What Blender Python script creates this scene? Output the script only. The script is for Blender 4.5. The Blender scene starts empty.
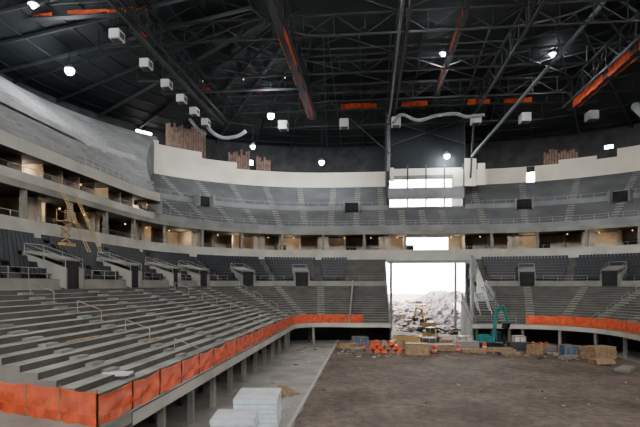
import bpy, math, random
from mathutils import Vector, noise
random.seed(7)
EYE = 9.0

# ---------------------------------------------------------------- materials
def mat(name, c1, c2=None, scale=1.0, rough=0.8, metal=0.0, bump=0.0, detail=6, emit=None, estr=0.0, ramp=(0.35,0.65), alpha=1.0):
    m = bpy.data.materials.new(name); m.use_nodes = True
    nt = m.node_tree; b = nt.nodes['Principled BSDF']
    b.inputs['Roughness'].default_value = rough
    b.inputs['Metallic'].default_value = metal
    b.inputs['Alpha'].default_value = alpha
    if c2 is None: c2 = tuple(x*0.8 for x in c1)
    tc = nt.nodes.new('ShaderNodeTexCoord'); nz = nt.nodes.new('ShaderNodeTexNoise')
    nz.inputs['Scale'].default_value = scale; nz.inputs['Detail'].default_value = detail
    nt.links.new(tc.outputs['Object'], nz.inputs['Vector'])
    cr = nt.nodes.new('ShaderNodeValToRGB')
    cr.color_ramp.elements[0].position = ramp[0]; cr.color_ramp.elements[1].position = ramp[1]
    cr.color_ramp.elements[0].color = (*c1,1); cr.color_ramp.elements[1].color = (*c2,1)
    nt.links.new(nz.outputs['Fac'], cr.inputs['Fac']); nt.links.new(cr.outputs['Color'], b.inputs['Base Color'])
    if bump > 0:
        bp = nt.nodes.new('ShaderNodeBump'); bp.inputs['Strength'].default_value = bump
        bp.inputs['Distance'].default_value = 0.2
        nt.links.new(nz.outputs['Fac'], bp.inputs['Height']); nt.links.new(bp.outputs['Normal'], b.inputs['Normal'])
    if emit:
        b.inputs['Emission Color'].default_value = (*emit,1); b.inputs['Emission Strength'].default_value = estr
    return m

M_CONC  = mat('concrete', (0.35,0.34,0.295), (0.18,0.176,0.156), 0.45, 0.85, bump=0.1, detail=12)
M_RISER_SHADE = mat('concrete_riser_shade', (0.10,0.10,0.09), (0.065,0.065,0.058), 0.5, 0.9)  # darker than the treads: shade on the risers is painted into the colour
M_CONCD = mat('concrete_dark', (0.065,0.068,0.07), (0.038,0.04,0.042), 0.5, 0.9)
M_CONCL = mat('concrete_light', (0.52,0.505,0.43), (0.38,0.37,0.32), 0.3, 0.8)
M_PRT   = mat('concrete_parapet', (0.28,0.272,0.235), (0.19,0.187,0.165), 0.4, 0.85)
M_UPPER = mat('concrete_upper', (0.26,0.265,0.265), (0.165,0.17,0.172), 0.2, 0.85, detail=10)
M_UPRIS_SHADE = mat('upper_riser_shade', (0.13,0.135,0.137), (0.085,0.09,0.092), 0.2, 0.85)  # upper deck concrete darkened to imitate shade on its vertical faces
M_RAISE_LIT = mat('raised_deck_concrete_lit', (0.46,0.46,0.44), (0.34,0.34,0.33), 0.25, 0.85)  # lightened concrete: the left deck's stronger lighting is put into the colour
M_RAISR_SHADE = mat('raised_deck_riser_shade', (0.30,0.305,0.30), (0.20,0.205,0.20), 0.25, 0.85)  # vertical-face copy of the raised deck concrete, with shade painted in
M_CREAM = mat('cream_gypsum', (0.92,0.87,0.72), (0.80,0.74,0.60), 0.25, 0.8)
M_BEIGE = mat('beige_board', (0.56,0.48,0.37), (0.34,0.28,0.21), 0.4, 0.8)
M_BROWN = mat('brown_sheathing', (0.36,0.23,0.17), (0.20,0.13,0.10), 1.2, 0.9)
M_ROOF  = mat('roof_deck', (0.012,0.018,0.021), (0.007,0.010,0.012), 0.15, 0.75)
M_STEEL = mat('steel_dark', (0.010,0.012,0.014), (0.017,0.020,0.022), 0.5, 0.6)
M_STEELM= mat('steel_mid', (0.05,0.056,0.06), (0.033,0.038,0.041), 0.5, 0.6)
M_STEELL= mat('steel_light', (0.24,0.26,0.265), (0.17,0.185,0.19), 0.5, 0.5)
M_RAIL  = mat('rail_metal', (0.36,0.36,0.33), (0.25,0.25,0.24), 1, 0.5, 0.3)
M_DUCT  = mat('galvanised', (0.34,0.36,0.36), (0.24,0.26,0.26), 0.8, 0.45, 0.3)
M_BOX   = mat('white_unit', (0.62,0.61,0.57), (0.48,0.48,0.45), 0.5, 0.6)
M_ORNG  = mat('orange_net', (0.98,0.14,0.03), (0.74,0.085,0.02), 1.6, 0.7, alpha=0.8)
M_ORNR  = mat('orange_roof_net', (0.98,0.14,0.03), (0.55,0.07,0.02), 1.3, 0.8, alpha=0.85)
M_ORNGS = mat('orange_plastic', (0.80,0.12,0.03), (0.6,0.08,0.02), 1.6, 0.6)
M_SEAT  = mat('seat_black', (0.012,0.014,0.018), (0.018,0.021,0.026), 1.0, 0.5)
M_DIRT  = mat('dirt', (0.085,0.063,0.047), (0.20,0.155,0.122), 0.22, 0.95, bump=0.5, detail=14, ramp=(.3,.7))
M_SLAB  = mat('apron_slab', (0.36,0.34,0.295), (0.23,0.215,0.19), 0.35, 0.7, detail=12)
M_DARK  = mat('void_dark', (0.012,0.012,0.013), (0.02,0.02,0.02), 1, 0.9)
M_WOOD  = mat('lumber', (0.38,0.26,0.15), (0.25,0.16,0.09), 3, 0.8)
M_FOAM  = mat('foam_board', (0.66,0.77,0.80), (0.55,0.66,0.70), 2, 0.6)
M_WHITE = mat('white_wrap', (0.66,0.67,0.67), (0.5,0.52,0.54), 1, 0.5)
M_TEAL  = mat('teal_paint', (0.02,0.27,0.25), (0.02,0.2,0.19), 1, 0.4)
M_YEL   = mat('yellow_paint', (0.45,0.30,0.10), (0.36,0.24,0.09), 1, 0.5)
M_GLASS = mat('cab_glass', (0.04,0.05,0.06), (0.05,0.06,0.07), 1, 0.1)
M_RUB   = mat('rubber', (0.02,0.02,0.02), (0.04,0.035,0.03), 2, 0.9)
M_RUBBLE= mat('rubble', (0.05,0.04,0.04), (0.25,0.21,0.20), 0.7, 0.95, bump=0.9, detail=14)
M_BULB  = mat('lamp_bulb', (1,1,1), (1,1,1), 1, emit=(0.88,0.94,1.0), estr=350)
M_WARM  = mat('warm_bulb', (1,.7,.3), (1,.7,.3), 1, emit=(1.0,0.55,0.2), estr=6)
M_BLUE  = mat('blue_tarp', (0.06,0.15,0.3), (0.05,0.1,0.2), 1, 0.6)

nt = M_DIRT.node_tree; b = nt.nodes['Principled BSDF']
tc = nt.nodes.new('ShaderNodeTexCoord'); n2 = nt.nodes.new('ShaderNodeTexNoise')
n2.inputs['Scale'].default_value = 1.6; n2.inputs['Detail'].default_value = 12; n2.inputs['Distortion'].default_value=.6
nt.links.new(tc.outputs['Object'], n2.inputs['Vector'])
mx = nt.nodes.new('ShaderNodeMix'); mx.data_type='RGBA'; mx.blend_type='MULTIPLY'; mx.inputs[0].default_value = 0.8
cr2 = nt.nodes.new('ShaderNodeValToRGB'); cr2.color_ramp.elements[0].position=.36; cr2.color_ramp.elements[1].position=.66
cr2.color_ramp.elements[0].color=(.55,.55,.56,1); cr2.color_ramp.elements[1].color=(1.2,1.15,1.1,1)
nt.links.new(n2.outputs['Fac'], cr2.inputs['Fac'])
old = b.inputs['Base Color'].links[0].from_socket
nt.links.new(old, mx.inputs[6]); nt.links.new(cr2.outputs['Color'], mx.inputs[7]); nt.links.new(mx.outputs[2], b.inputs['Base Color'])

# ---------------------------------------------------------------- mesh builder
class MB:
    def __init__(s): s.v=[]; s.f=[]; s.m=[]; s.mats=[]
    def mi(s,m):
        if m not in s.mats: s.mats.append(m)
        return s.mats.index(m)
    def quad(s,pts,m):
        i=len(s.v); s.v += [tuple(p) for p in pts]; s.f.append(tuple(range(i,i+len(pts)))); s.m.append(s.mi(m))
    def hexa(s,p,m):
        i=len(s.v); s.v += [tuple(q) for q in p]; k=s.mi(m)
        for f in ((3,2,1,0),(4,5,6,7),(0,1,5,4),(1,2,6,5),(2,3,7,6),(3,0,4,7)):
            s.f.append(tuple(i+j for j in f)); s.m.append(k)
    def box(s,c,size,m,rz=0.0,tilt=0.0):
        x,y,z=[q/2 for q in size]; ca,sa=math.cos(rz),math.sin(rz); ct,st=math.cos(tilt),math.sin(tilt)
        P=[]
        for dz in (-z,z):
            for dx,dy in ((-x,-y),(x,-y),(x,y),(-x,y)):
                yy=dy*ct-dz*st; zz=dy*st+dz*ct
                P.append((c[0]+dx*ca-yy*sa, c[1]+dx*sa+yy*ca, c[2]+zz))
        s.hexa(P,m)
    def beam(s,a,b,w,m,h=None):
        a=Vector(a); b=Vector(b); d=(b-a)
        if d.length<1e-6: return
        d.normalize(); h=h or w
        up=Vector((0,0,1)) if abs(d.z)<0.95 else Vector((1,0,0))
        sx=d.cross(up).normalized()*w/2; sy=sx.cross(d).normalized()*h/2
        s.hexa([a-sx-sy,a+sx-sy,b+sx-sy,b-sx-sy,a-sx+sy,a+sx+sy,b+sx+sy,b-sx+sy],m)
    def cyl(s,a,b,r,m,n=12,r2=None):
        a=Vector(a); b=Vector(b); d=(b-a).normalized(); r2=r if r2 is None else r2
        up=Vector((0,0,1)) if abs(d.z)<0.95 else Vector((1,0,0))
        sx=d.cross(up).normalized(); sy=sx.cross(d)
        i=len(s.v); k=s.mi(m)
        for p,rr in ((a,r),(b,r2)):
            for j in range(n):
                t=2*math.pi*j/n; s.v.append(tuple(p+sx*rr*math.cos(t)+sy*rr*math.sin(t)))
        for j in range(n):
            s.f.append((i+j,i+(j+1)%n,i+n+(j+1)%n,i+n+j)); s.m.append(k)
        s.f.append(tuple(i+j for j in range(n))[::-1]); s.m.append(k)
        s.f.append(tuple(i+n+j for j in range(n))); s.m.append(k)
    def tube(s,pts,r,m,n=12):
        for a,b in zip(pts[:-1],pts[1:]): s.cyl(a,b,r,m,n)
    def ball(s,c,r,m,nu=10,nv=6,sz=1.0):
        i=len(s.v); k=s.mi(m)
        for a in range(nv+1):
            th=math.pi*a/nv
            for j in range(nu):
                ph=2*math.pi*j/nu
                s.v.append((c[0]+r*math.sin(th)*math.cos(ph),c[1]+r*math.sin(th)*math.sin(ph),c[2]+r*sz*math.cos(th)))
        for a in range(nv):
            for j in range(nu):
                s.f.append((i+a*nu+j,i+(a+1)*nu+j,i+(a+1)*nu+(j+1)%nu,i+a*nu+(j+1)%nu)); s.m.append(k)
    def make(s,name,bevel=0):
        me=bpy.data.meshes.new(name); me.from_pydata(s.v,[],s.f)
        for m in s.mats: me.materials.append(m)
        me.polygons.foreach_set('material_index', s.m); me.update()
        o=bpy.data.objects.new(name,me); bpy.context.scene.collection.objects.link(o)
        if bevel:
            md=o.modifiers.new('bevel','BEVEL'); md.width=bevel; md.segments=2
        return o

# ---------------------------------------------------------------- bowl path
CL=(-6.7,69.0); RL=4.0; CR=(20.0,63.0); RR=10.0; YF=73.0
T1,T2,T3,T4,T5 = 89.0,134.0,160.7,205.7,290.0
def base(t):
    if t<=T1: return (-10.7,-20+t,-1.0,0.0)
    if t<=T2:
        a=math.radians((t-T1)*2); return (CL[0]-RL*math.cos(a),CL[1]+RL*math.sin(a),-math.cos(a),math.sin(a))
    if t<=T3: return (-6.7+(t-T2),YF,0.0,1.0)
    if t<=T4:
        a=math.radians(90-(t-T3)*2); return (CR[0]+RR*math.cos(a),CR[1]+RR*math.sin(a),math.cos(a),math.sin(a))
    return (30.0,63-(t-T4),1.0,0.0)
def P(t,d,h):
    b=base(t); return (b[0]+b[2]*d,b[1]+b[3]*d,EYE+h)
def tX(x): return T2+(x+6.7)
def samples(t0,t1,extra=()):
    s={t0,t1}
    t=0.0
    while t<T5:
        if t0<t<t1: s.add(t)
        t+= 3.0
    for k in (T1,T2,T3,T4,*extra):
        if t0<k<t1: s.add(k)
    t=T1
    while t<T4:
        if t0<t<t1 and (t<T2 or t>T3): s.add(t)
        t+=1.5
    return sorted(s)
def sweep(mb,prof,t0,t1,m,skip=None,extra=(),mr=None):
    ts=samples(t0,t1,extra)
    for a,b in zip(ts[:-1],ts[1:]):
        for (d0,h0),(d1,h1) in zip(prof[:-1],prof[1:]):
            if skip and skip((a+b)/2,(d0+d1)/2,(h0+h1)/2): continue
            mb.quad([P(a,d0,h0),P(b,d0,h0),P(b,d1,h1),P(a,d1,h1)],mr if (mr and d0==d1) else m)
def cap(mb,prof,t,m,bottom):
    pts=[P(t,d,h) for d,h in prof]+[P(t,prof[-1][0],bottom),P(t,prof[0][0],bottom)]
    mb.quad(pts,m)
def steps(d,h,n,run,rise):
    p=[(d,h)]
    for i in range(n):
        p.append((d+run,h)); d+=run
        if i<n-1: p.append((d,h+rise)); h+=rise
    return p
def ds(t,d):
    if t<=T1 or t>T4 or T2<t<=T3: return 1.0
    return ((RL if t<T2 else RR)+d)*math.radians(2)
def walk(t0,t1,d,step):
    t=t0
    while t<t1:
        yield t
        t+=step/ds(t,d)

GL,GR,GR2 = tX(3.0),tX(14.5),tX(19.5)
IL,IR = tX(3.7),tX(19.0)
OL,OR = tX(1.5),T3+1.0
EX=(GL,GR,GR2,IL,IR,OL,OR,tX(7.4),tX(15.8))

# ---------------------------------------------------------------- floor
mb=MB(); mb.quad([(-90,-40,0),(110,-40,0),(110,122,0),(-90,122,0)],M_SLAB); mb.make('floor')
mb=MB()
nx,ny=90,120
def dz(x,y):
    e=min(1,(x+4.8)/1.5)
    return 0.03+max(0,e)*(0.10+0.12*noise.noise(Vector((x*.25,y*.25,0)))+0.05*noise.noise(Vector((x*1.1,y*1.1,3))))
grid=[[None]*(ny+1) for _ in range(nx+1)]
X0,X1,Y0,Y1=-4.8,29.6,-5,72.5
k=mb.mi(M_DIRT)
for i in range(nx+1):
    for j in range(ny+1):
        x=X0+(X1-X0)*i/nx; y=Y0+(Y1-Y0)*j/ny
        if i==0: x+=0.15*noise.noise(Vector((0,y*.5,0)))
        grid[i][j]=len(mb.v); mb.v.append((x,y,dz(x,y)))
for i in range(nx):
    for j in range(ny):
        mb.f.append((grid[i][j],grid[i+1][j],grid[i+1][j+1],grid[i][j+1])); mb.m.append(k)
o=mb.make('dirt_ground')
for p in o.data.polygons: p.use_smooth=True
mb=MB()
mb.quad([(3.2,72.4,0.04),(14.4,72.4,0.04),(16,84,0.04),(19,122,0.04),(3.2,122,0.04)],M_DIRT); mb.make('tunnel_dirt_track')

# ---------------------------------------------------------------- lower bowl
mb=MB()
low=[(0,-6.5),(0,-5.8)]+steps(0,-5.8,17,0.9,0.33)[1:]
hl=low[-1][1]
TS=41.6
def skl(t,d,h): return GL<t<(GR if d<9 else GR2)
sweep(mb,low,TS,T5,M_CONC,skl,EX,mr=M_RISER_SHADE)
cap(mb,low,TS,M_PRT,-9); cap(mb,low,GL,M_PRT,-9)
cap(mb,[p for p in low if p[0]<=9.1],GR,M_PRT,-9); cap(mb,[p for p in low if p[0]>=8.9],GR2,M_PRT,-9)
sweep(mb,[(-.05,-6.45),(-.05,-5.85)],TS,T5,M_CONCL,skl,EX)
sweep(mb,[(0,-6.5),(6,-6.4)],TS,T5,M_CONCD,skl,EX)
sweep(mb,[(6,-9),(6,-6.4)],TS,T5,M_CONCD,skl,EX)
for t in walk(42,T5-30,0,4.5):
    if GL-0.5<t<GR+0.5: continue
    x,y,_=P(t,0.7,0); b=base(t)
    mb.box((x,y,1.25),(0.35,0.35,2.5),M_PRT,math.atan2(b[3],b[2]))
    x,y,_=P(t,3.2,0); mb.box((x,y,1.3),(0.35,0.35,2.6),M_CONCD)
mb.box((-17.7,20.2,2.95),(14,2.8,.5),M_PRT); mb.box((-17.7,20.9,1.3),(13.6,.3,2.7),M_CONCD)
mb.make('lower_bowl_risers')
mb=MB()
AIS=[46,54,63,72,81,88,96,107,119,131,160,168,178,188,198,207,216]
for t in AIS:
    b=base(t); ang=math.atan2(b[3],b[2])
    for i in range(1,17):
        x,y,z=P(t,i*0.9-0.22,-5.8+(i-1)*0.33+0.083)
        mb.box((x,y,z),(0.44,1.15,0.166),M_PRT,ang)
mb.make('aisle_steps')
mb=MB()
def radial(t,d0,h0,d1,h1,H,m=M_PRT,w=.22):
    b=base(t); sx,sy=-b[3]*w/2,b[2]*w/2
    a=Vector(P(t,d0,h0)); c=Vector(P(t,d1,h1)); s=Vector((sx,sy,0)); u=Vector((0,0,H))
    mb.hexa([a-s,a+s,c+s,c-s,a-s+u,a+s+u,c+s+u,c-s+u],m)
for t in (tX(-3.0),GL-.15,GR2+.3): radial(t,0.1 if t<GR else 9.2,-5.9 if t<GR else -2.6,15.2,-.5,1.0)
radial(GR+.15,.1,-5.9,9,-2.6,1.0)
mb.make('radial_parapets')
mb=MB()
for t in AIS[1::3]:
    for i in range(1,15,4):
        a=P(t,i*0.9+.3,-5.8+i*.33); c=P(t,(i+2)*0.9+.3,-5.8+(i+2)*.33)
        mb.beam(a,(a[0],a[1],a[2]+.9),.05,M_RAIL); mb.beam(c,(c[0],c[1],c[2]+.9),.05,M_RAIL)
        mb.beam((a[0],a[1],a[2]+.9),(c[0],c[1],c[2]+.9),.05,M_RAIL)
mb.make('aisle_handrails')

# ---------------------------------------------------------------- mid bowl
mb=MB()
mid=[(15.3,hl),(15.3,0.3)]+steps(15.3,0.3,9,0.88,0.52)
sweep(mb,mid,0,T5,M_CONC,lambda t,d,h: GL<t<GR2,EX,mr=M_RISER_SHADE)
sweep(mb,[(15.25,hl),(15.25,0.35),(15.4,.35)],0,T5,M_PRT,lambda t,d,h: GL<t<GR2,EX)
cap(mb,mid,GL,M_PRT,-9); cap(mb,mid,GR2,M_PRT,-9)
mb.make('mid_bowl_risers')
VOM=[49.5,61,72.5,84,96,111,126,168,182,198,212]
def near(t,d,lst,w):
    return any(abs(t-v)*ds(t,d)<w for v in lst)
mb=MB()
for t in VOM:
    b=base(t); ang=math.atan2(b[3],b[2])
    def L(d,s,h):
        x,y,z=P(t,d,h); return (x-math.sin(ang)*s,y+math.cos(ang)*s,z)
    for s in (-1.25,1.25):
        mb.hexa([L(14.7,s-.11,hl),L(14.7,s+.11,hl),L(18.6,s+.11,1),L(18.6,s-.11,1),
                 L(14.7,s-.11,1.25),L(14.7,s+.11,1.25),L(18.6,s+.11,2.6),L(18.6,s-.11,2.6)],M_PRT)
        for dd in (14.8,16.7,18.5):
            hh=1.25+(dd-14.7)*0.346; mb.beam(L(dd,s,hh),L(dd,s,hh+.8),.05,M_RAIL)
        mb.beam(L(14.8,s,2.1),L(18.5,s,3.4),.05,M_RAIL); mb.beam(L(14.8,s,1.7),L(18.5,s,3.0),.04,M_RAIL)
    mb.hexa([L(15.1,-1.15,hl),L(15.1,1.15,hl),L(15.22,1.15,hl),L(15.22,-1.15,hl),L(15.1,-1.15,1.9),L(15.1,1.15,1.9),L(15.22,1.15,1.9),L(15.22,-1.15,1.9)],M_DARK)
    mb.hexa([L(15.0,-1.25,1.9),L(15.0,1.25,1.9),L(18.6,1.25,2.6),L(18.6,-1.25,2.6),L(15.0,-1.25,2.1),L(15.0,1.25,2.1),L(18.6,1.25,2.8),L(18.6,-1.25,2.8)],M_PRT)
    mb.beam(L(18.5,-1.25,3.4),L(18.5,1.25,3.4),.05,M_RAIL)
mb.make('vomitory_portals')
mb=MB()
AMID=[v+5.6 for v in VOM if v<90]+[103.5,118.5,130.5,175,190,205]
for r in range(8):
    d=15.3+0.88*r+0.5; h=0.3+0.52*r
    for t in walk(33,228,d,0.54):
        if tX(-4.5)<t<tX(20.5): continue
        if r<4 and near(t,d,VOM,1.6): continue
        if near(t,d,AMID,0.6): continue
        b=base(t); ang=math.atan2(b[3],b[2])-math.pi/2
        x,y,z=P(t,d,h)
        mb.box((x,y,z+.42),(.48,.44,.08),M_SEAT,ang,0.1)
        x,y,z=P(t,d+.24,h)
        mb.box((x,y,z+.64),(.48,.07,.62),M_SEAT,ang,-.2)
        mb.box((x,y,z+.2),(.08,.1,.4),M_SEAT,ang)
mb.make('black_stadium_seats')

def railing(name,d,h,t0,t1,H=1.05,sp=2.2,m=M_RAIL,skip=None,mids=2):
    mb=MB(); prev=None
    for t in walk(t0,t1,d,sp):
        if skip and skip(t): prev=None; continue
        a=P(t,d,h); mb.beam(a,(a[0],a[1],a[2]+H),.05,m)
        if prev:
            for q in range(mids):
                z=H*(1-q/mids); mb.beam((prev[0],prev[1],prev[2]+z),(a[0],a[1],a[2]+z),.04,m)
        prev=a
    return mb.make(name)
gapskip=lambda t: GL-0.3<t<GR2+0.3
railing('mid_bowl_guardrail',15.4,0.3,34,228,H=.9,skip=lambda t: gapskip(t) or near(t,15.4,VOM,1.7))

# ---------------------------------------------------------------- concourse ring
mb=MB()
TE=97.0
sweep(mb,[(22.9,4.3),(22.9,6.3),(23.2,6.3),(23.2,5.3)],0,T5,M_CONCL,lambda t,d,h: (GL<t<GR2 and h<5.0) )
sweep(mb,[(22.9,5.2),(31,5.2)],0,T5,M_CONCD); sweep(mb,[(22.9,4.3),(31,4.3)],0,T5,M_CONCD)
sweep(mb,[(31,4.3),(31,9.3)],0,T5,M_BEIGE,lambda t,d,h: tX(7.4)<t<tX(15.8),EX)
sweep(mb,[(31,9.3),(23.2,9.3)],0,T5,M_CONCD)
sweep(mb,[(23.2,9.3),(23.2,10.0)],0,T5,M_PRT)
sweep(mb,[(23.2,10.0),(23.2,11.0),(23.6,11.0)],TE-3,T5,M_UPPER)
mb.make('concourse_ring')
mb=MB()
for i,t in enumerate(walk(20,228,23,3.9)):
    if tX(7)<t<tX(16.3): continue
    b=base(t); ang=math.atan2(b[3],b[2])
    w = (3.0,6.0,4.2)[i%3]
    x,y,z=P(t,31-w/2,7.25); mb.box((x,y,z),(w,.2,4.1),M_BEIGE,ang)
    if i%2==0:
        x,y,z=P(t,23.8,7.25); mb.box((x,y,z),(.5,.5,4.1),M_PRT,ang)
    if i%3==1:
        x,y,z=P(t,25.4,7.2); mb.box((x,y,z),(.2,2.2,3.9),M_BEIGE,ang)
    if i%3==2:
        x,y,z=P(t+1.0/ds(t,30),30.6,6.5); mb.box((x,y,z),(.1,2.4,2.6),M_DARK,ang)
mb.make('concourse_partitions')
railing('concourse_guardrail',23.05,6.3,20,228,H=.6,mids=1)
railing('upper_rail',23.4,11.0,TE,228,H=.9,mids=2)

mb=MB()
for i,t in enumerate(walk(30,226,27,5.2)):
    x,y,z=P(t,26.5,8.95); mb.beam((x,y,z),(x,y,z+.35),.04,M_STEEL); mb.ball((x,y,z),.09,M_WARM,8,5)
for t in walk(30,TE,27,5.6):
    x,y,z=P(t,26.0,12.55); mb.beam((x,y,z),(x,y,z+.35),.04,M_STEEL); mb.ball((x,y,z),.09,M_WARM,8,5)
mb.make('concourse_string_lights')

# ---------------------------------------------------------------- left suite level + raised upper deck
mb=MB()
sweep(mb,[(23.2,10.0),(23.2,10.9),(23.4,10.9),(23.4,10.3)],0,TE,M_CONCL)
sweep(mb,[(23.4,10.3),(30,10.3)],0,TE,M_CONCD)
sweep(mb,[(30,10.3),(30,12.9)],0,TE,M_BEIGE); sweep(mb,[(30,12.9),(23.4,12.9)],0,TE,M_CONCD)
sweep(mb,[(23.4,12.9),(23.4,14.2),(24,14.2)],0,TE,M_CONCL)
for i,t in enumerate(walk(20,TE,23,3.4)):
    b=base(t); ang=math.atan2(b[3],b[2]); x,y,z=P(t,27.2,11.6); mb.box((x,y,z),(5.2,.18,2.6),M_BEIGE,ang)
b=base(TE); x,y,z=P(TE,27.5,11.8); mb.box((x,y,z),(8.4,.3,4.8),M_UPPER,math.atan2(b[3],b[2]))
mb.make('suite_level')
railing('suite_guardrail',23.3,10.9,20,TE,H=.6,mids=1)
railing('raised_deck_rail',23.6,14.2,20,TE,H=1.0,mids=2,sp=1.6)
mb=MB()
RZ=.77
prof=steps(24,14.2,21,0.9,RZ)
def tend(d): return 97+ (d-24)/19.0*11.5
for (d0,h0),(d1,h1) in zip(prof[:-1],prof[1:]):
    e0,e1=tend(d0),tend(d1)
    rows=[[*samples(0,90),*[90+(e-90)*q/8 for q in range(1,9)]] for e in (e0,e1)]
    for j in range(len(rows[0])-1):
        mb.quad([P(rows[0][j],d0,h0),P(rows[0][j+1],d0,h0),P(rows[1][j+1],d1,h1),P(rows[1][j],d1,h1)],M_RAISR_SHADE if d0==d1 else M_RAISE_LIT)
    mb.quad([P(e0,d0,h0),P(e1,d1,h1),P(e1,d1,min(h1,11+(d1-23)*.6)),P(e0,d0,min(h0,11+(d0-23)*.6))],M_UPPER)
mb.make('raised_upper_deck')
mb=MB()
for t in (45,54,63,72,81,90,99):
    b=base(t); ang=math.atan2(b[3],b[2])
    for i in range(1,20):
        if t>tend(24+i*.9): continue
        x,y,z=P(t,24+i*.9-.22,14.2+(i-1)*RZ+.19); mb.box((x,y,z),(.44,1.1,.38),M_PRT,ang)
mb.make('raised_deck_aisle_steps')
mb=MB()
hx=14.2+9*RZ
sweep(mb,[(32.1,hx-.3),(32.1,hx+.75),(32.3,hx+.75),(32.3,hx)],0,100,M_RAISE_LIT); mb.make('raised_deck_parapet')
railing('raised_deck_cross_rail',32.2,hx+.75,20,100,H=.7,mids=1,sp=2)

# ---------------------------------------------------------------- far upper deck
mb=MB()
ud=steps(23.6,11.0,20,0.87,0.56)
def sku(t,d,h): return IL<t<IR and d>31.0
sweep(mb,ud,TE-3,T5,M_UPPER,sku,EX,mr=M_UPRIS_SHADE)
dq=23.6+7*.87; hq=11+7*.56
sweep(mb,[(dq,hq),(dq,hq+.9),(dq+.15,hq+.9),(dq+.15,hq)],TE+2,T5,M_UPPER,lambda t,d,h: IL<t<IR,EX)
mb.make('upper_deck_risers')
mb=MB()
for t in (103,108,113,118,123,128,133,138,143,147,151,155,162,168,174,180,186,192,198):
    b=base(t); ang=math.atan2(b[3],b[2])
    for i in range(1,20):
        d=23.6+i*.87
        if IL<t<IR and d>30.5: continue
        x,y,z=P(t,d-.22,11+(i-1)*.56+.14); mb.box((x,y,z),(.44,1.2,.28),M_PRT,ang)
mb.make('upper_deck_aisle_steps')
mb=MB()
for t in (110,137,168,180,192):
    b=base(t); ang=math.atan2(b[3],b[2])
    d=29; h=11+(d-23.6)/.87*.56
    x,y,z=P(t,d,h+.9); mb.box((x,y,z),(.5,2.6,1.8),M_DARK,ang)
    for s in (-1.5,1.5):
        x,y,z=P(t,d,h+.8); mb.box((x-math.sin(ang)*s,y+math.cos(ang)*s,z),(3.4,.25,2.2),M_UPPER,ang)
mb.make('upper_vomitory_portals')
railing('upper_cross_rail',dq+.1,hq+.9,TE+2,228,H=.7,mids=1,skip=lambda t: IL<t<IR)

# ---------------------------------------------------------------- perimeter walls
mb=MB()
def skc(t,d,h):
    if IL<t<IR: return True
    return 168.5<t<169.4 and h<25
sweep(mb,[(41,20.5),(41,25.2),(41.4,25.2),(41.4,20.5)],104,T5,M_CREAM,skc,EX+(168.5,169.4))
for a,c,h in ((104,108,28.6),(108,114,27.9),(114,119,26.6),(172,176,26.0),(178,205,26.8)):
    sweep(mb,[(41.1,25.1),(41.1,h)],a,c,M_CREAM)
mb.make('wall_cream_panels')
mb=MB()
for t0,t1,h0,h1 in ((109.3,114.6,27.5,33.2),(118,121,25,29.8),(122,124,25,28.8),(170.5,174,25,28.6),(183,188,26,29.8)):
    for t in walk(t0,t1,41.2,.55):
        b=base(t); ang=math.atan2(b[3],b[2]); hh=h1-random.random()*1.6
        x,y,z=P(t,41.6,(h0+hh)/2-.6); mb.box((x,y,z),(.2,.42,hh-h0+1.2),M_BROWN,ang)
mb.make('wall_stud_framing')
mb=MB()
WIN=[(106.6,108.6,28.9,31.4),(121.3,121.9,27.5,28.6),(176.4,177.2,28.2,28.9)]
EW=tuple(q for w_ in WIN for q in w_[:2])+(168.5,169.4)
def sko(t,d,h):
    if OL<t<OR and h<13: return True
    if IL<t<IR: return True
    if any(a<t<c and p<h<q for a,c,p,q in WIN): return True
    return 168.5<t<169.4 and 20<h<25
sweep(mb,[(46,q) for q in (-9,12,14,20.5,24.9,27.5,28.2,28.6,28.9,31.4,32.5)],0,T5,M_CONCD,sko,EX+EW)
mb.make('wall_perimeter')
mb=MB(); mb.box((5,-21,10),(130,.5,60),M_CONCD); mb.make('wall_rear')
mb=MB(); mb.box((5,-10,7.1),(60,20,.6),M_CONC); mb.box((5,-.3,3.4),(60,.5,6.8),M_CONC); mb.make('camera_side_concourse_deck')

mb=MB()
xc=(3.7+19)/2; w=19-3.7; y=104.3
def band(h0,h1,m,t=.5,yy=y): mb.box((xc,yy,EYE+(h0+h1)/2),(w,t,h1-h0),m)
band(9.3,15.7,M_UPPER); band(17.3,19.5,M_UPPER,1.5); band(21.3,22.1,M_PRT); band(22.1,23.5,M_CREAM); band(23.5,35,M_ROOF)
for x in (3.9,7.7,11.4,15.1,18.8): mb.box((x,y-.1,EYE+20),(.3,.7,8.5),M_STEELM)
for x in [5+1.2*i for i in range(12)]: mb.beam((x,y-.1,EYE+19.5),(x,y-.1,EYE+20.3),.05,M_STEELM)
mb.beam((4,y-.1,EYE+20.3),(19,y-.1,EYE+20.3),.07,M_STEELM)
for x in (3.6,19.1): mb.box((x,111.7,EYE+21),(.3,15.3,26),M_CONCD)
mb.box((4.5,y-.5,EYE+22.3),(.8,.1,2.8),M_CREAM); mb.box((17.8,y-.5,EYE+21.4),(2.0,.1,3.4),M_CREAM); mb.box((20.3,y-.2,EYE+22.5),(2.4,.1,5.6),M_CREAM,.15); mb.box((22.4,y-.6,EYE+22.0),(1.4,.1,4.4),M_CREAM,-.1)
mb.make('central_infill_structure')

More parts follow.
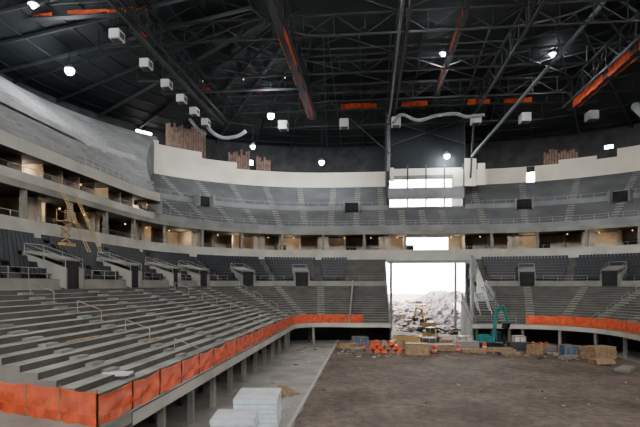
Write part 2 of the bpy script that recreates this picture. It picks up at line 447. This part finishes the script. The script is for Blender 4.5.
mb=MB()
for x,yy,h in ((15.6,79,4.3),(16.6,83,4.3),(17.8,88,4.3),(14.9,75,.8),(4.0,95.5,4.3),(4.2,103,4.3),(19.2,103,4.3),(16.0,96.2,4.3)):
    mb.box((x,yy,(EYE+h)/2),(.45,.3,EYE+h),M_STEELL); mb.box((x,yy,(EYE+h)/2),(.12,.6,EYE+h),M_STEELL)
for z in (3,6,9,11.5):
    mb.beam((15.6,79,z),(16.6,83,z),.2,M_STEELL); mb.beam((16.6,83,z),(17.8,88,z),.2,M_STEELL)
mb.beam((3.2,96,13.0),(19.5,96,13.0),.5,M_STEELL,.6)
for i in range(26):
    yy=random.uniform(76,94); z=random.uniform(1,12.5); x=14.8+(yy-75)*.22
    mb.box((x,yy,z),(random.uniform(.3,1.4),random.uniform(.3,1.2),random.uniform(.2,1.0)),random.choice([M_CONC,M_PRT,M_CONCD]),random.random(),random.uniform(-.4,.4))
mb.make('tunnel_steel_columns')

# ---------------------------------------------------------------- roof
mb=MB()
roofp=[(6,39.5),(14,38.2),(22,36.6),(30,35),(38,33.6),(47,32.3)]
sweep(mb,roofp,0,T5,M_ROOF)
mb.quad([(-16.9,-22,EYE+39.5),(36.2,-22,EYE+39.5),(36.2,79.2,EYE+39.5),(-16.9,79.2,EYE+39.5)],M_ROOF)
mb.make('ceiling')
mb=MB()
for n_,(dd,hh) in enumerate([(6+i*3.4,39.5-i*3.4*.178) for i in range(12)]):
    ts=samples(20,T5-20)
    for a,c in zip(ts[:-1],ts[1:]): mb.beam(P(a,dd,hh-.25),P(c,dd,hh-.25),.14,M_STEELM if n_%3==0 else M_STEEL,.25)
for t in list(range(60,91,6))+list(range(92,134,5))+list(range(134,161,5))+list(range(164,206,5))+[212,218,224]:
    mb.beam(P(t,6,38.9),P(t,46,31.9),.24,M_STEELM if t%3==0 else M_STEEL,.5)
mb.make('roof_rafters_and_purlins')

def truss(a,b,depth,pan,w=.28,m=M_STEEL,m2=None,name='roof_truss'):
    mb=MB(); a=Vector(a); b=Vector(b); m2=m2 or m
    n=max(2,int((b-a).length/pan)); up=Vector((0,0,depth))
    mb.beam(a,b,w*1.2,m2); mb.beam(a+up,b+up,w*1.2,m)
    for i in range(n+1):
        p=a.lerp(b,i/n); mb.beam(p,p+up,w*.6,m)
        if i<n:
            q=a.lerp(b,(i+1)/n)
            if i%2: mb.beam(p,q+up,w*.6,m)
            else: mb.beam(p+up,q,w*.6,m)
    return mb.make(name)
for x,h,y1,m2 in ((-29,31.5,97,M_STEELM),(-27.8,31.5,97,M_STEEL),(-12,33,99,M_STEEL),(-10.8,33,99,M_STEELM),(3.8,32.5,103.5,M_STEELL),(4.8,32.5,103.5,M_STEEL),(20,32.5,99,M_STEELM),(35,32,95,M_STEELM),(36.9,32,95,M_STEEL)):
    truss((x,20,EYE+h),(x,y1,EYE+h),3.4,4,m2=m2)
for y in (56,67,79,91):
    truss((-38,y,EYE+33.2),(45,y,EYE+33.2),2.8,4,w=.2)
truss((-20,100,EYE+31.5),(33,100,EYE+31.5),3.4,3.5,w=.2)
mb=MB()
mb.cyl((3.8,103.4,EYE+23),(3.8,103.4,EYE+34.5),.35,M_STEELL,10)
mb.cyl((20,102.5,EYE+21),(20,99,EYE+32.5),.22,M_STEELM,10)
mb.beam((20,101,EYE+25),(32,66,EYE+38.5),.4,M_STEELL)
mb.beam((4.5,103,EYE+26),(-8,95,EYE+35),.18,M_STEELM); mb.beam((4,103,EYE+28),(19,103,EYE+33),.18,M_STEELM); mb.beam((19,103,EYE+28),(4,103,EYE+33),.18,M_STEELM)
mb.make('roof_support_struts')
mb=MB()
for xa,xb in ((-29,-12),(-12,4),(4,20),(20,35)):
    for ya,yb in ((56,67),(67,79),(79,91)):
        mb.beam((xa,ya,EYE+36),(xb,yb,EYE+36),.12,M_STEELM); mb.beam((xb,ya,EYE+36),(xa,yb,EYE+36),.12,M_STEEL)
mb.make('roof_cross_bracing')

def catwalk(a,b,nets,w=.9,name='catwalk',nh=.75,nb=0.0,bulbs=True):
    mb=MB(); a=Vector(a); b=Vector(b); d=(b-a).normalized(); s=d.cross(Vector((0,0,1))).normalized()*w/2; L=(b-a).length
    mb.beam(a,b,w,M_STEEL,.1)
    for q in (-1,1):
        for z in (.55,1.1): mb.beam(a+s*q+Vector((0,0,z)),b+s*q+Vector((0,0,z)),.05,M_STEELM)
    n=int(L/2.2)
    for i in range(n+1):
        p=a+d*(i*L/n)
        for q in (-1,1): mb.beam(p+s*q,p+s*q+Vector((0,0,1.1)),.06,M_STEELM)
        if i%3==0: mb.beam(p,p+Vector((0,0,4)),.07,M_STEEL)
        if bulbs and i%3==0:
            mb.ball(p+Vector((0,0,1.9)),.09,M_WARM,8,5)
    for f0,f1 in nets:
        for q in (-1,1):
            k=max(2,int((f1-f0)*L/1.5))
            for i in range(k):
                u0=a+d*L*(f0+(f1-f0)*i/k)+s*q*1.08; u1=a+d*L*(f0+(f1-f0)*(i+1)/k)+s*q*1.08
                z0=nh-.3*random.random(); z1=nh-.3*random.random()
                mb.quad([u0+Vector((0,0,nb+.25*random.random())),u1+Vector((0,0,nb+.25*random.random())),u1+Vector((0,0,z0)),u0+Vector((0,0,z1))],M_ORNR)
    return mb.make(name)
catwalk((-48,61,EYE+34.3),(-27,61,EYE+34.3),[(0,.35),(.45,.95)],bulbs=False,nh=.7)
catwalk((-30.3,62,EYE+32.5),(-30.3,96,EYE+32.5),[(.02,.07)],bulbs=False)
catwalk((-27,98,EYE+34),(42,98,EYE+34),[(.31,.41),(.48,.55),(.66,.72),(.76,.83)],nh=1.05,nb=-.1,bulbs=False)
catwalk((-27,93,EYE+35.5),(30,93,EYE+35.5),[(.1,.12)],nh=.6)
catwalk((-11.4,45,EYE+32.2),(-11.4,98,EYE+32.2),[(.34,.55),(.6,.66),(.74,.97)],nh=1.1,nb=-.5,bulbs=False)
catwalk((12.2,62,EYE+34.5),(12.2,98,EYE+34.5),[(.1,.4),(.55,.85)],nh=1.0,nb=-.2,bulbs=False,w=.6)
catwalk((35.9,46,EYE+31.0),(35.9,94,EYE+31.0),[(.0,.12),(.15,.34),(.37,.5),(.55,.68),(.72,.95)],nh=1.5,nb=-.35,bulbs=False)
catwalk((-36,84,EYE+33),(-12,84,EYE+33),[(.3,.36)])

def unit(x,y,h,rz=0,s=1):
    mb=MB(); z=EYE+h
    mb.box((x,y,z),(1.5*s,1.9*s,1.3*s),M_BOX,rz); mb.box((x,y,z+.72*s),(1.2*s,1.5*s,.15),M_DUCT,rz); mb.box((x,y,z-.7*s),(1.1*s,1.3*s,.12),M_STEELM,rz)
    mb.box((x+.76*s,y,z),(.04,1.3*s,.8*s),M_STEELM,rz)
    for a in (-.6,.6):
        for c in (-.7,.7): mb.beam((x+a*s,y+c*s,z+.5),(x+a*s,y+c*s,z+3.2),.05,M_STEEL)
    return mb.make('ceiling_air_unit',.05)
for y in (58,66,73,79,85,91): unit(-30.6,y,30,s=.85)
for x in (-17,-5,5,20,29,41): unit(x,97.5,31,s=1.15)
def duct(pts,r,name='ventilation_duct'):
    mb=MB(); pts=[Vector(p) for p in pts]; sm=[]
    for i in range(len(pts)-1):
        p0=pts[max(i-1,0)];p1=pts[i];p2=pts[i+1];p3=pts[min(i+2,len(pts)-1)]
        for q in range(5):
            t=q/5; sm.append(.5*((2*p1)+(p2-p0)*t+(2*p0-5*p1+4*p2-p3)*t*t+(3*p1-p0-3*p2+p3)*t**3))
    sm.append(pts[-1]); mb.tube(sm,r,M_DUCT,12)
    for p in sm[::3]: mb.ball(p,r*1.06,M_DUCT,10,6)
    for p in sm[::6]: mb.beam(p,p+Vector((0,0,3.5)),.05,M_STEEL)
    return mb.make(name)
duct([(4.5,96,EYE+30.6),(6,96,EYE+32),(9,96,EYE+30.8),(12.5,96,EYE+31.6),(16,96,EYE+31.8),(18,96,EYE+31.2),(21,96,EYE+31.4)],.32)
duct([(-31,92,EYE+30.3),(-30,93,EYE+28.8),(-28.5,95,EYE+28.3),(-26,96,EYE+28.8),(-24.5,97,EYE+30)],.36)
duct([(-34,92,EYE+31),(-32.5,93,EYE+29.2),(-31.6,94,EYE+28.8)],.3)
duct([(42,84,EYE+28),(43.5,82,EYE+25),(46,80,EYE+23.8),(52,76,EYE+23.8)],.65)

# ---------------------------------------------------------------- lamps
def lamp(x,y,h,power,rod=4,vis=.5,col=(.97,.98,1)):
    mb=MB(); z=EYE+h
    mb.cyl((x,y,z+.25),(x,y,z+.9),.65,M_STEELL,14,.25); mb.ball((x,y,z+.05),vis,M_BULB,12,8)
    mb.beam((x,y,z+.9),(x,y,z+rod),.08,M_STEEL); o=mb.make('high_bay_or_fill_lamp')
    ld=bpy.data.lights.new('high_bay_or_fill_light','SPOT'); ld.energy=power; ld.shadow_soft_size=.5; ld.color=col; ld.spot_size=math.radians(168); ld.spot_blend=.5
    lo=bpy.data.objects.new('high_bay_or_fill_light',ld); lo.location=(x,y,z-.75); lo.parent=o
    bpy.context.scene.collection.objects.link(lo)
W=1550
lamp(-43,68,30.5,W*1.9,vis=.62); lamp(-18.3,91.5,31,W*1.5,vis=.6); lamp(-10,103.5,25,W*.5,9,.5); lamp(15.3,102,25.3,W*.2,9,.5)
lamp(-22.8,96,26.5,W*.3,8,.35)
lamp(-38,45,33.5,W*1.3,2.5,.3); lamp(-40,56,33,W*1.1,2.6,.25)  # added fill lamps that brighten the left raised deck
for x,y in ((-30,30),(5,30),(5,8),(35,35),(38,58),(-15,40),(20,45),(5,60),(-35,10),(40,10),(12,84),(30,86)):  # roof lamps added as general fill for the bowl
    lamp(x,y,37.6,W*(.6 if y<40 else 1.0),1.3,.28)
for t in walk(40,226,27,11):
    ld=bpy.data.lights.new('concourse_light','POINT'); ld.energy=200; ld.color=(1,.76,.52); ld.shadow_soft_size=.2
    lo=bpy.data.objects.new('concourse_light',ld); lo.location=P(t,27.5,8.5); bpy.context.scene.collection.objects.link(lo)
for t in walk(46,TE,27,12):
    ld=bpy.data.lights.new('suite_light','POINT'); ld.energy=160; ld.color=(1,.76,.52); ld.shadow_soft_size=.2
    lo=bpy.data.objects.new('suite_light',ld); lo.location=P(t,26.5,12.3); bpy.context.scene.collection.objects.link(lo)

# ---------------------------------------------------------------- orange fence
def fence(pts,z,H=1.2,name='orange_safety_fence'):
    mb=MB()
    for (a,b) in zip(pts[:-1],pts[1:]):
        a=Vector((*a,z)); b=Vector((*b,z)); L=(b-a).length; n=max(1,round(L/2.2)); d=(b-a).normalized(); nn=Vector((-d.y,d.x,0))
        for i in range(n):
            p=a.lerp(b,i/n); q=a.lerp(b,(i+1)/n)
            mb.beam(p,p+Vector((0,0,H+.12)),.06,M_WOOD)
            k=6; s0=random.uniform(.03,.2)
            cols=[]
            for j in range(k+1):
                u=j/k; c=p.lerp(q,u); sag=s0*4*u*(1-u); o=nn*0.07*math.sin(u*9+i)
                cols.append([c+o+Vector((0,0,.02+.04*math.sin(j*2+i))),c-o+Vector((0,0,H*.35-sag*.3)),c+o*.7+Vector((0,0,H*.7-sag*.7)),c+o*.5+Vector((0,0,H-sag))])
            for j in range(k):
                for r in range(3): mb.quad([cols[j][r],cols[j+1][r],cols[j+1][r+1],cols[j][r+1]],M_ORNG)
            for j in range(k): mb.beam(cols[j][3],cols[j+1][3],.05,M_ORNGS)
            for j in range(k): mb.beam(cols[j][1],cols[j+1][1],.03,M_ORNGS)
        mb.beam(b,b+Vector((0,0,H+.12)),.06,M_WOOD)
    return mb.make(name)
zf=EYE-5.8
pts=[(-10.85,19.0+i*3.0) for i in range(17)]
pts+= [P(t,.15,0)[:2] for t in (91,97,103,109,115,121,127,131,134,138,tX(-1.0))]
fence(pts,zf,1.25); fence([(-24,21.3),(-17,21.1),(-10.85,19.0)],zf,1.4)
pts=[P(t,.15,0)[:2] for t in (166,172,178,184,190,196,202,206,210,214,218,222,226)]
fence(pts,zf,1.35)
railing('end_guardrail',.2,-5.8,GR+.5,165,H=1.0)

# ---------------------------------------------------------------- site material on floor
def foam_stack(x,y,n,w,l,rz):
    mb=MB()
    for s in (-w*.3,0,w*.3): mb.box((x+s*math.cos(rz),y+s*math.sin(rz),.09),(.12,l*.95,.14),M_WOOD,rz)
    z=.16
    for i in range(n):
        mb.box((x+random.uniform(-.05,.05),y+random.uniform(-.05,.05),z+.13),(w,l,.24),M_FOAM,rz+random.uniform(-.015,.015)); z+=.28
    mb.box((x,y,z+.0),(w*1.01,l*1.01,.03),M_WHITE,rz)
    return mb.make('foam_board_stack',.01)
foam_stack(-6.9,30.6,7,2.6,3.2,.1); foam_stack(-7.0,25.6,7,2.2,2.0,.1)
def lumber(x,y,z0,w,l,layers,rz=0,m=M_WOOD,name='lumber_stack'):
    mb=MB(); ca,sa=math.cos(rz),math.sin(rz)
    for s in (-.35,0,.35): mb.box((x+s*w*ca,y+s*w*sa,z0+.06),(.1,l,.12),M_WOOD,rz)
    n=max(3,int(l/.28))
    for k in range(layers):
        for i in range(n):
            o=(i+.5)/n*l-l/2; e=random.uniform(-.08,.08)
            mb.box((x-o*sa+e*ca,y+o*ca+e*sa,z0+.2+k*.16),(w,l/n*.92,.14),m,rz)
    return mb.make(name)
def barrier_pile(x,y,n=5):
    mb=MB()
    for k in range(3):
        for i in range(n-k):
            cx=x+(i-(n-k)/2+.5)*.95; z=.15+k*.5
            P8=[(cx-.45,y-1,z),(cx+.45,y-1,z),(cx+.45,y+1,z),(cx-.45,y+1,z),(cx-.25,y-1,z+.46),(cx+.25,y-1,z+.46),(cx+.25,y+1,z+.46),(cx-.25,y+1,z+.46)]
            mb.hexa(P8,M_ORNGS if (i+k)%3 else M_BROWN)
    return mb.make('orange_barrier_stack',.04)
barrier_pile(1.8,64.5,5)
def crate(x,y,s,rz=0,m=M_WOOD):
    mb=MB(); z0=.12
    mb.box((x,y,z0+s[2]/2),(s[0]*.94,s[1]*.94,s[2]*.96),m,rz)
    ca,sa=math.cos(rz),math.sin(rz)
    for ux in (-.5,0,.5):
        for uy in (-.5,.5):
            mb.box((x+ux*s[0]*ca-uy*s[1]*sa,y+ux*s[0]*sa+uy*s[1]*ca,z0+s[2]/2),(.12,.12,s[2]),M_WOOD,rz)
    for zz in (.05,.95):
        for uy in (-.5,.5): mb.box((x-uy*s[1]*sa,y+uy*s[1]*ca,z0+s[2]*zz),(s[0],.13,.13),M_WOOD,rz)
    return mb.make('shipping_crate')
crate(5.8,63.2,(2.8,1.6,1.4)); crate(-1.4,70.2,(2,1.5,1.4),.2,M_BLUE); crate(3.6,67.2,(1.6,1.4,1.3),-.2)
lumber(9.2,66.8,.1,3.2,1.6,5,.05); lumber(12.9,67.6,.1,2.6,1.4,7,-.1,M_PRT,'drywall_stack'); lumber(13.0,64.8,.1,3.0,1.2,3,.1)
lumber(19.6,68.2,.1,2.8,1.5,6,0,M_STEELM,'rebar_bundle'); lumber(22.5,66.8,.1,2.2,1.4,5,.3,M_PRT,'drywall_stack')
lumber(26.4,61.0,.1,3.2,2.0,9,.4); lumber(25.2,57.4,.1,2.2,1.3,3,.2,M_WOOD); lumber(25.5,53,.1,3.4,1.2,2,.9,M_PRT,'pipe_bundle')
lumber(-3.0,67.8,.1,2.8,1.2,4,.4); lumber(-1.6,64.2,.1,2.0,1.0,3,1.2,M_PRT,'drywall_stack')
crate(24.2,64.2,(1.5,1.4,1.3),.2,M_BLUE); crate(7.9,69.4,(1.8,1.4,1.5),.1,M_STEELM); crate(20.6,65.2,(1.3,1.2,1.1),.5,M_WOOD)
crate(10.4,70.2,(1.6,1.3,1.2),-.1,M_WOOD); lumber(16.6,66.4,.1,3.2,1.3,3,.15,M_WOOD)
lumber(17.2,63.4,.1,2.2,1.0,2,-.3,M_WOOD); crate(13.0,70.6,(1.8,1.3,1.6),.15,M_WHITE); crate(20.2,70.6,(1.5,1.3,1.7),0,M_WHITE)
lumber(23.0,61.0,.1,2.6,.9,2,.7,M_PRT,'pipe_bundle')
def barrel(x,y):
    mb=MB(); mb.cyl((x,y,.1),(x,y,.22),.38,M_RUB,14)
    zs=[.22,.42,.6,.78,1.1]; rs=[.3,.29,.27,.25,.23]
    for i in range(4): mb.cyl((x,y,zs[i]),(x,y,zs[i+1]),rs[i],M_WHITE if i==1 else M_ORNGS,14,rs[i+1])
    mb.cyl((x,y,1.1),(x,y,1.2),.08,M_ORNGS,8)
    return mb.make('traffic_barrel')
for x,y in ((21.7,69.3),(22.5,68.8),(23.3,69.0),(-.9,66.2),(.2,67.5),(8.1,64.3),(11.3,65.6),(15.2,68.6)): barrel(x,y)
mb=MB(); x,y=5.0,70.4
for s in (-1,1):
    mb.hexa([(x-1.3,y+s*.85-.05,.3),(x+1.3,y+s*.85-.05,.3),(x+1.3,y+s*.85+.05,.3),(x-1.3,y+s*.85+.05,.3),(x-1.9,y+s*.95-.05,1.7),(x+1.9,y+s*.95-.05,1.7),(x+1.9,y+s*.95+.05,1.7),(x-1.9,y+s*.95+.05,1.7)],M_YEL)
    mb.hexa([(x+s*1.3-.05,y-.85,.3),(x+s*1.3+.05,y-.85,.3),(x+s*1.3+.05,y+.85,.3),(x+s*1.3-.05,y+.85,.3),(x+s*1.9-.05,y-.95,1.7),(x+s*1.9+.05,y-.95,1.7),(x+s*1.9+.05,y+.95,1.7),(x+s*1.9-.05,y+.95,1.7)],M_YEL)
mb.box((x,y,.3),(2.7,1.8,.1),M_YEL); mb.box((x,y,.18),(2.0,1.2,.16),M_STEEL)
for i in range(12): mb.box((x+random.uniform(-1.2,1.2),y+random.uniform(-.6,.6),1.5+random.random()*.3),(1.0,.2,.12),random.choice([M_WOOD,M_PRT]),random.random()*3,.3)
mb.make('waste_skip')
def skid(x,y,rz,m):
    mb=MB()
    for q in (-.75,.75):
        for p in (-.6,.6): mb.cyl((p,q-.16,.4),(p,q+.16,.4),.4,M_RUB,14)
        mb.beam((-1.1,q*.8,1.5),(.9,q*.8,1.1),.16,m); mb.beam((.9,q*.8,1.1),(1.5,q*.8,.5),.16,m)
    mb.box((-.1,0,.75),(2.1,1.2,.7),m); mb.box((-.95,0,1.25),(.6,1.1,.6),m)
    mb.box((.0,0,1.55),(1.1,.95,.95),M_GLASS); mb.box((0,0,2.06),(1.25,1.1,.08),m)
    for a in (-.55,.55):
        for c in (-.48,.48): mb.beam((a,c,1.0),(a,c,2.05),.09,m)
    mb.hexa([(1.4,-.9,.12),(2.2,-.9,.12),(2.2,.9,.12),(1.4,.9,.12),(1.4,-.9,.75),(1.55,-.9,.75),(1.55,.9,.75),(1.4,.9,.75)],M_STEELM)
    o=mb.make('skid_steer_loader',.02); o.location=(x,y,.1); o.rotation_euler=(0,0,rz)
skid(9.2,78,-1.0,M_YEL)
mb=MB()
for i in range(300):
    x=random.uniform(-4,28); y=random.uniform(34,71) if i%4==0 else random.uniform(60,71)
    s=random.uniform(.04,.13) if i%4==0 else random.uniform(.06,.28)
    mb.box((x,y,dz(x,y)+s*.25),(s*random.uniform(1,4),s,s*.6),random.choice([M_WOOD,M_CONCL,M_BROWN,M_RUB,M_CONC]),random.uniform(0,3))
for i in range(50):
    x=random.uniform(-10,-5.2); y=random.uniform(24,70); s=random.uniform(.05,.16)
    mb.box((x,y,s*.3),(s*random.uniform(1,7),s,s*.6),random.choice([M_WOOD,M_CONCL,M_WHITE,M_RUB]),random.uniform(0,3))
mb.make('construction_debris')
mb=MB()
for i in range(7):
    mb.box((-8.4+.3*i,39+i*.4,.06+.05*(i%2)),(.25,3.6,.09),M_WOOD,.5+.1*random.random())
mb.make('plank_scatter')
mb=MB(); mb.box((-13.4,25.5,EYE-4.78),(1.5,.6,.05),M_WHITE,.2); mb.box((-13.3,25.4,EYE-4.86),(1.1,.4,.14),M_WHITE,.25); mb.make('plastic_sheet')
mb=MB(); mb.box((-5.0,45,.06),(.25,90,.1),M_CONCL); mb.make('apron_curb')
mb=MB()
for i in range(9):
    t=random.uniform(48,88); r=random.randint(1,15); a=P(t,r*.9+.5,-5.8+r*.33+.06)
    mb.box(a,(.3,random.uniform(2,4),.08),M_WOOD,random.uniform(-.05,.05))
mb.make('loose_planks')

def excavator(x,y,z,rz,m,s=1.0,boomup=.6,name='excavator'):
    mb=MB()
    for q in (-1.1,1.1):
        mb.cyl((-1.5,q-.25,.4),(-1.5,q+.25,.4),.4,M_RUB,14); mb.cyl((1.5,q-.25,.4),(1.5,q+.25,.4),.4,M_RUB,14)
        mb.box((0,q,.4),(3.0,.5,.8),M_RUB)
        for k in range(-4,5): mb.box((k*.38,q,.82),(.2,.56,.06),M_RUB)
    mb.box((0,0,.7),(1.6,1.8,.4),M_RUB); mb.cyl((0,0,.85),(0,0,1.05),.7,M_STEEL,16)
    mb.box((-.6,0,1.55),(2.9,2.4,1.0),m); mb.box((-1.75,0,1.6),(.7,2.5,1.1),m); mb.box((-.9,-.5,2.15),(1.6,1.2,.3),m)
    mb.box((.55,.65,2.0),(1.4,1.0,1.7),M_GLASS); mb.box((.55,.65,2.9),(1.5,1.1,.1),m)
    for a in (-.12,1.22):
        for c in (.17,1.13): mb.beam((a,c,1.1),(a,c,2.9),.1,m)
    kx,kz=1.0+2.6*math.cos(1.1),1.6+2.9*math.sin(1.1)*boomup*1.6
    mb.beam((.8,-.2,1.6),(kx-.5,-.2,kz),.45,m,.5); mb.beam((kx-.5,-.2,kz),(kx+1.2,-.2,kz+.2),.4,m,.45)
    mb.beam((kx+1.0,-.2,kz+.5),(kx+1.8,-.2,kz-2.4),.32,m,.4)
    mb.cyl((1.0,-.2,1.4),(kx-.2,-.2,kz-.6),.09,M_STEELL,8); mb.cyl((kx+.2,-.2,kz+.5),(kx+1.0,-.2,kz+.75),.08,M_STEELL,8)
    bx,bz=kx+1.8,kz-2.4
    mb.hexa([(bx-.9,-.7,bz-.8),(bx-.1,-.7,bz-.9),(bx-.1,.3,bz-.9),(bx-.9,.3,bz-.8),(bx-.6,-.7,bz+.1),(bx+.25,-.7,bz+.1),(bx+.25,.3,bz+.1),(bx-.6,.3,bz+.1)],M_STEEL)
    o=mb.make(name,.03); o.location=(x,y,z); o.rotation_euler=(0,0,rz); o.scale=(s,s,s); return o
excavator(16.4,70.3,.12,-1.0,M_TEAL,.78,1.3); excavator(10.6,96,.05,2.4,M_YEL,.75,.9)

mb=MB()
for i in range(14):
    mb.box((17.2,73.6+i*.35+3,EYE-5.6+i*.3-.0),(1.6,.36,.12),M_STEELL)
for s in (16.35,18.05):
    mb.beam((s,76.5,EYE-5.6),(s,81.5,EYE-1.6),.14,M_WHITE,.35); mb.beam((s,76.5,EYE-4.6),(s,81.5,EYE-.6),.07,M_WHITE)
    for i in range(0,14,3): mb.beam((s,76.6+i*.35,EYE-5.6+i*.3),(s,76.6+i*.35,EYE-4.6+i*.3),.05,M_WHITE)
mb.make('temporary_stair')

def ladder(a,b,w=.5):
    mb=MB(); a=Vector(a); b=Vector(b); s=Vector((0,1,0))*w/2
    mb.beam(a-s,b-s,.08,M_YEL); mb.beam(a+s,b+s,.08,M_YEL)
    n=int((b-a).length/.35)
    for i in range(1,n): p=a.lerp(b,i/n); mb.beam(p-s,p+s,.04,M_RAIL)
    return mb.make('extension_ladder')
ladder(P(72,19.5,2.5),P(71,22.8,10.8)); ladder(P(74.5,19.5,2.5),P(74,22.8,10.2))
mb=MB()
x,y,z=P(69.5,21,3.4)
mb.box((x,y,z+.5),(1.0,1.9,.6),M_YEL)
for q in (-.7,.7):
    for r in (-.45,.45): mb.cyl((x+r-.1,y+q,z+.2),(x+r+.1,y+q,z+.2),.22,M_RUB,10)
for k in range(3):
    mb.beam((x,y-.8,z+.9+k*.7),(x,y+.8,z+1.6+k*.7),.1,M_YEL); mb.beam((x,y+.8,z+.9+k*.7),(x,y-.8,z+1.6+k*.7),.1,M_YEL)
mb.box((x,y,z+3.05),(1.0,1.9,.1),M_YEL)
for q in (-.9,.9):
    for r in (-.45,.45): mb.beam((x+r,y+q,z+3.1),(x+r,y+q,z+4.1),.06,M_YEL)
for r in (-.45,.45): mb.beam((x+r,y-.9,z+4.1),(x+r,y+.9,z+4.1),.06,M_YEL)
mb.make('scissor_lift')

# ---------------------------------------------------------------- outdoors
mb=MB(); mb.quad([(-200,122,-.02),(220,122,-.02),(220,420,-.02),(-200,420,-.02)],M_RUBBLE); mb.make('ground_outside')
mb=MB(); k=mb.mi(M_RUBBLE); nx,ny=100,80; g=[]
for i in range(nx+1):
    row=[]
    for j in range(ny+1):
        x=-8+50*i/nx; y=100+60*j/ny; u=j/ny
        e=math.sin(min(1,i/nx*6)*math.pi/2)*math.sin(min(1,(nx-i)/nx*6)*math.pi/2)
        side=.45+.75*min(1,max(0,(x-9)/10))
        h=(min(1,u*2.2)**.9)*(4.6*side+1.4*noise.noise(Vector((x*.12,y*.12,1))))+ (1.2*noise.noise(Vector((x*.5,y*.5,2)))+.8*noise.noise(Vector((x*1.7,y*1.7,4))))*min(1,u*6)
        row.append(len(mb.v)); mb.v.append((x,y,max(-.1,h*e)-.05))
    g.append(row)
for i in range(nx):
    for j in range(ny):
        c=mb.v[g[i][j]]
        if (c[0]<4.6 or c[0]>19) and c[1]<121: continue
        mb.f.append((g[i][j],g[i+1][j],g[i+1][j+1],g[i][j+1])); mb.m.append(k)
mb.make('rubble_mound')
mb=MB()
for i in range(240):
    x=random.uniform(4.8,18.5); y=random.uniform(88,130); s=random.uniform(.15,.8)
    if x>15 and y<94: continue
    mb.box((x,y,s*.3+max(0,(y-102)*.15)),(s*random.uniform(1,2.4),s,s*.7),random.choice([M_RUBBLE,M_CONC,M_BROWN,M_RUB,M_WOOD]),random.uniform(0,3),random.uniform(-.6,.6))
mb.make('rubble_blocks')

# ---------------------------------------------------------------- world
w=bpy.data.worlds.new('overcast_sky'); bpy.context.scene.world=w; w.use_nodes=True
nt=w.node_tree; bg=nt.nodes['Background']; bg.inputs['Strength'].default_value=30.0
tc=nt.nodes.new('ShaderNodeTexCoord'); nz=nt.nodes.new('ShaderNodeTexNoise'); nz.inputs['Scale'].default_value=2
cr=nt.nodes.new('ShaderNodeValToRGB'); cr.color_ramp.elements[0].color=(.98,.94,.95,1); cr.color_ramp.elements[1].color=(1,.98,.98,1)
nt.links.new(tc.outputs['Generated'],nz.inputs['Vector']); nt.links.new(nz.outputs['Fac'],cr.inputs['Fac']); nt.links.new(cr.outputs['Color'],bg.inputs['Color'])

# ---------------------------------------------------------------- camera
cd=bpy.data.cameras.new('camera'); cam=bpy.data.objects.new('camera',cd); bpy.context.scene.collection.objects.link(cam)
cam.location=(0,0,EYE); cam.rotation_euler=(math.radians(90),0,math.atan(0.1))
cd.sensor_width=36; cd.lens=36*500/640; cd.shift_y=69.5/640; cd.clip_end=1000
bpy.context.scene.camera=cam
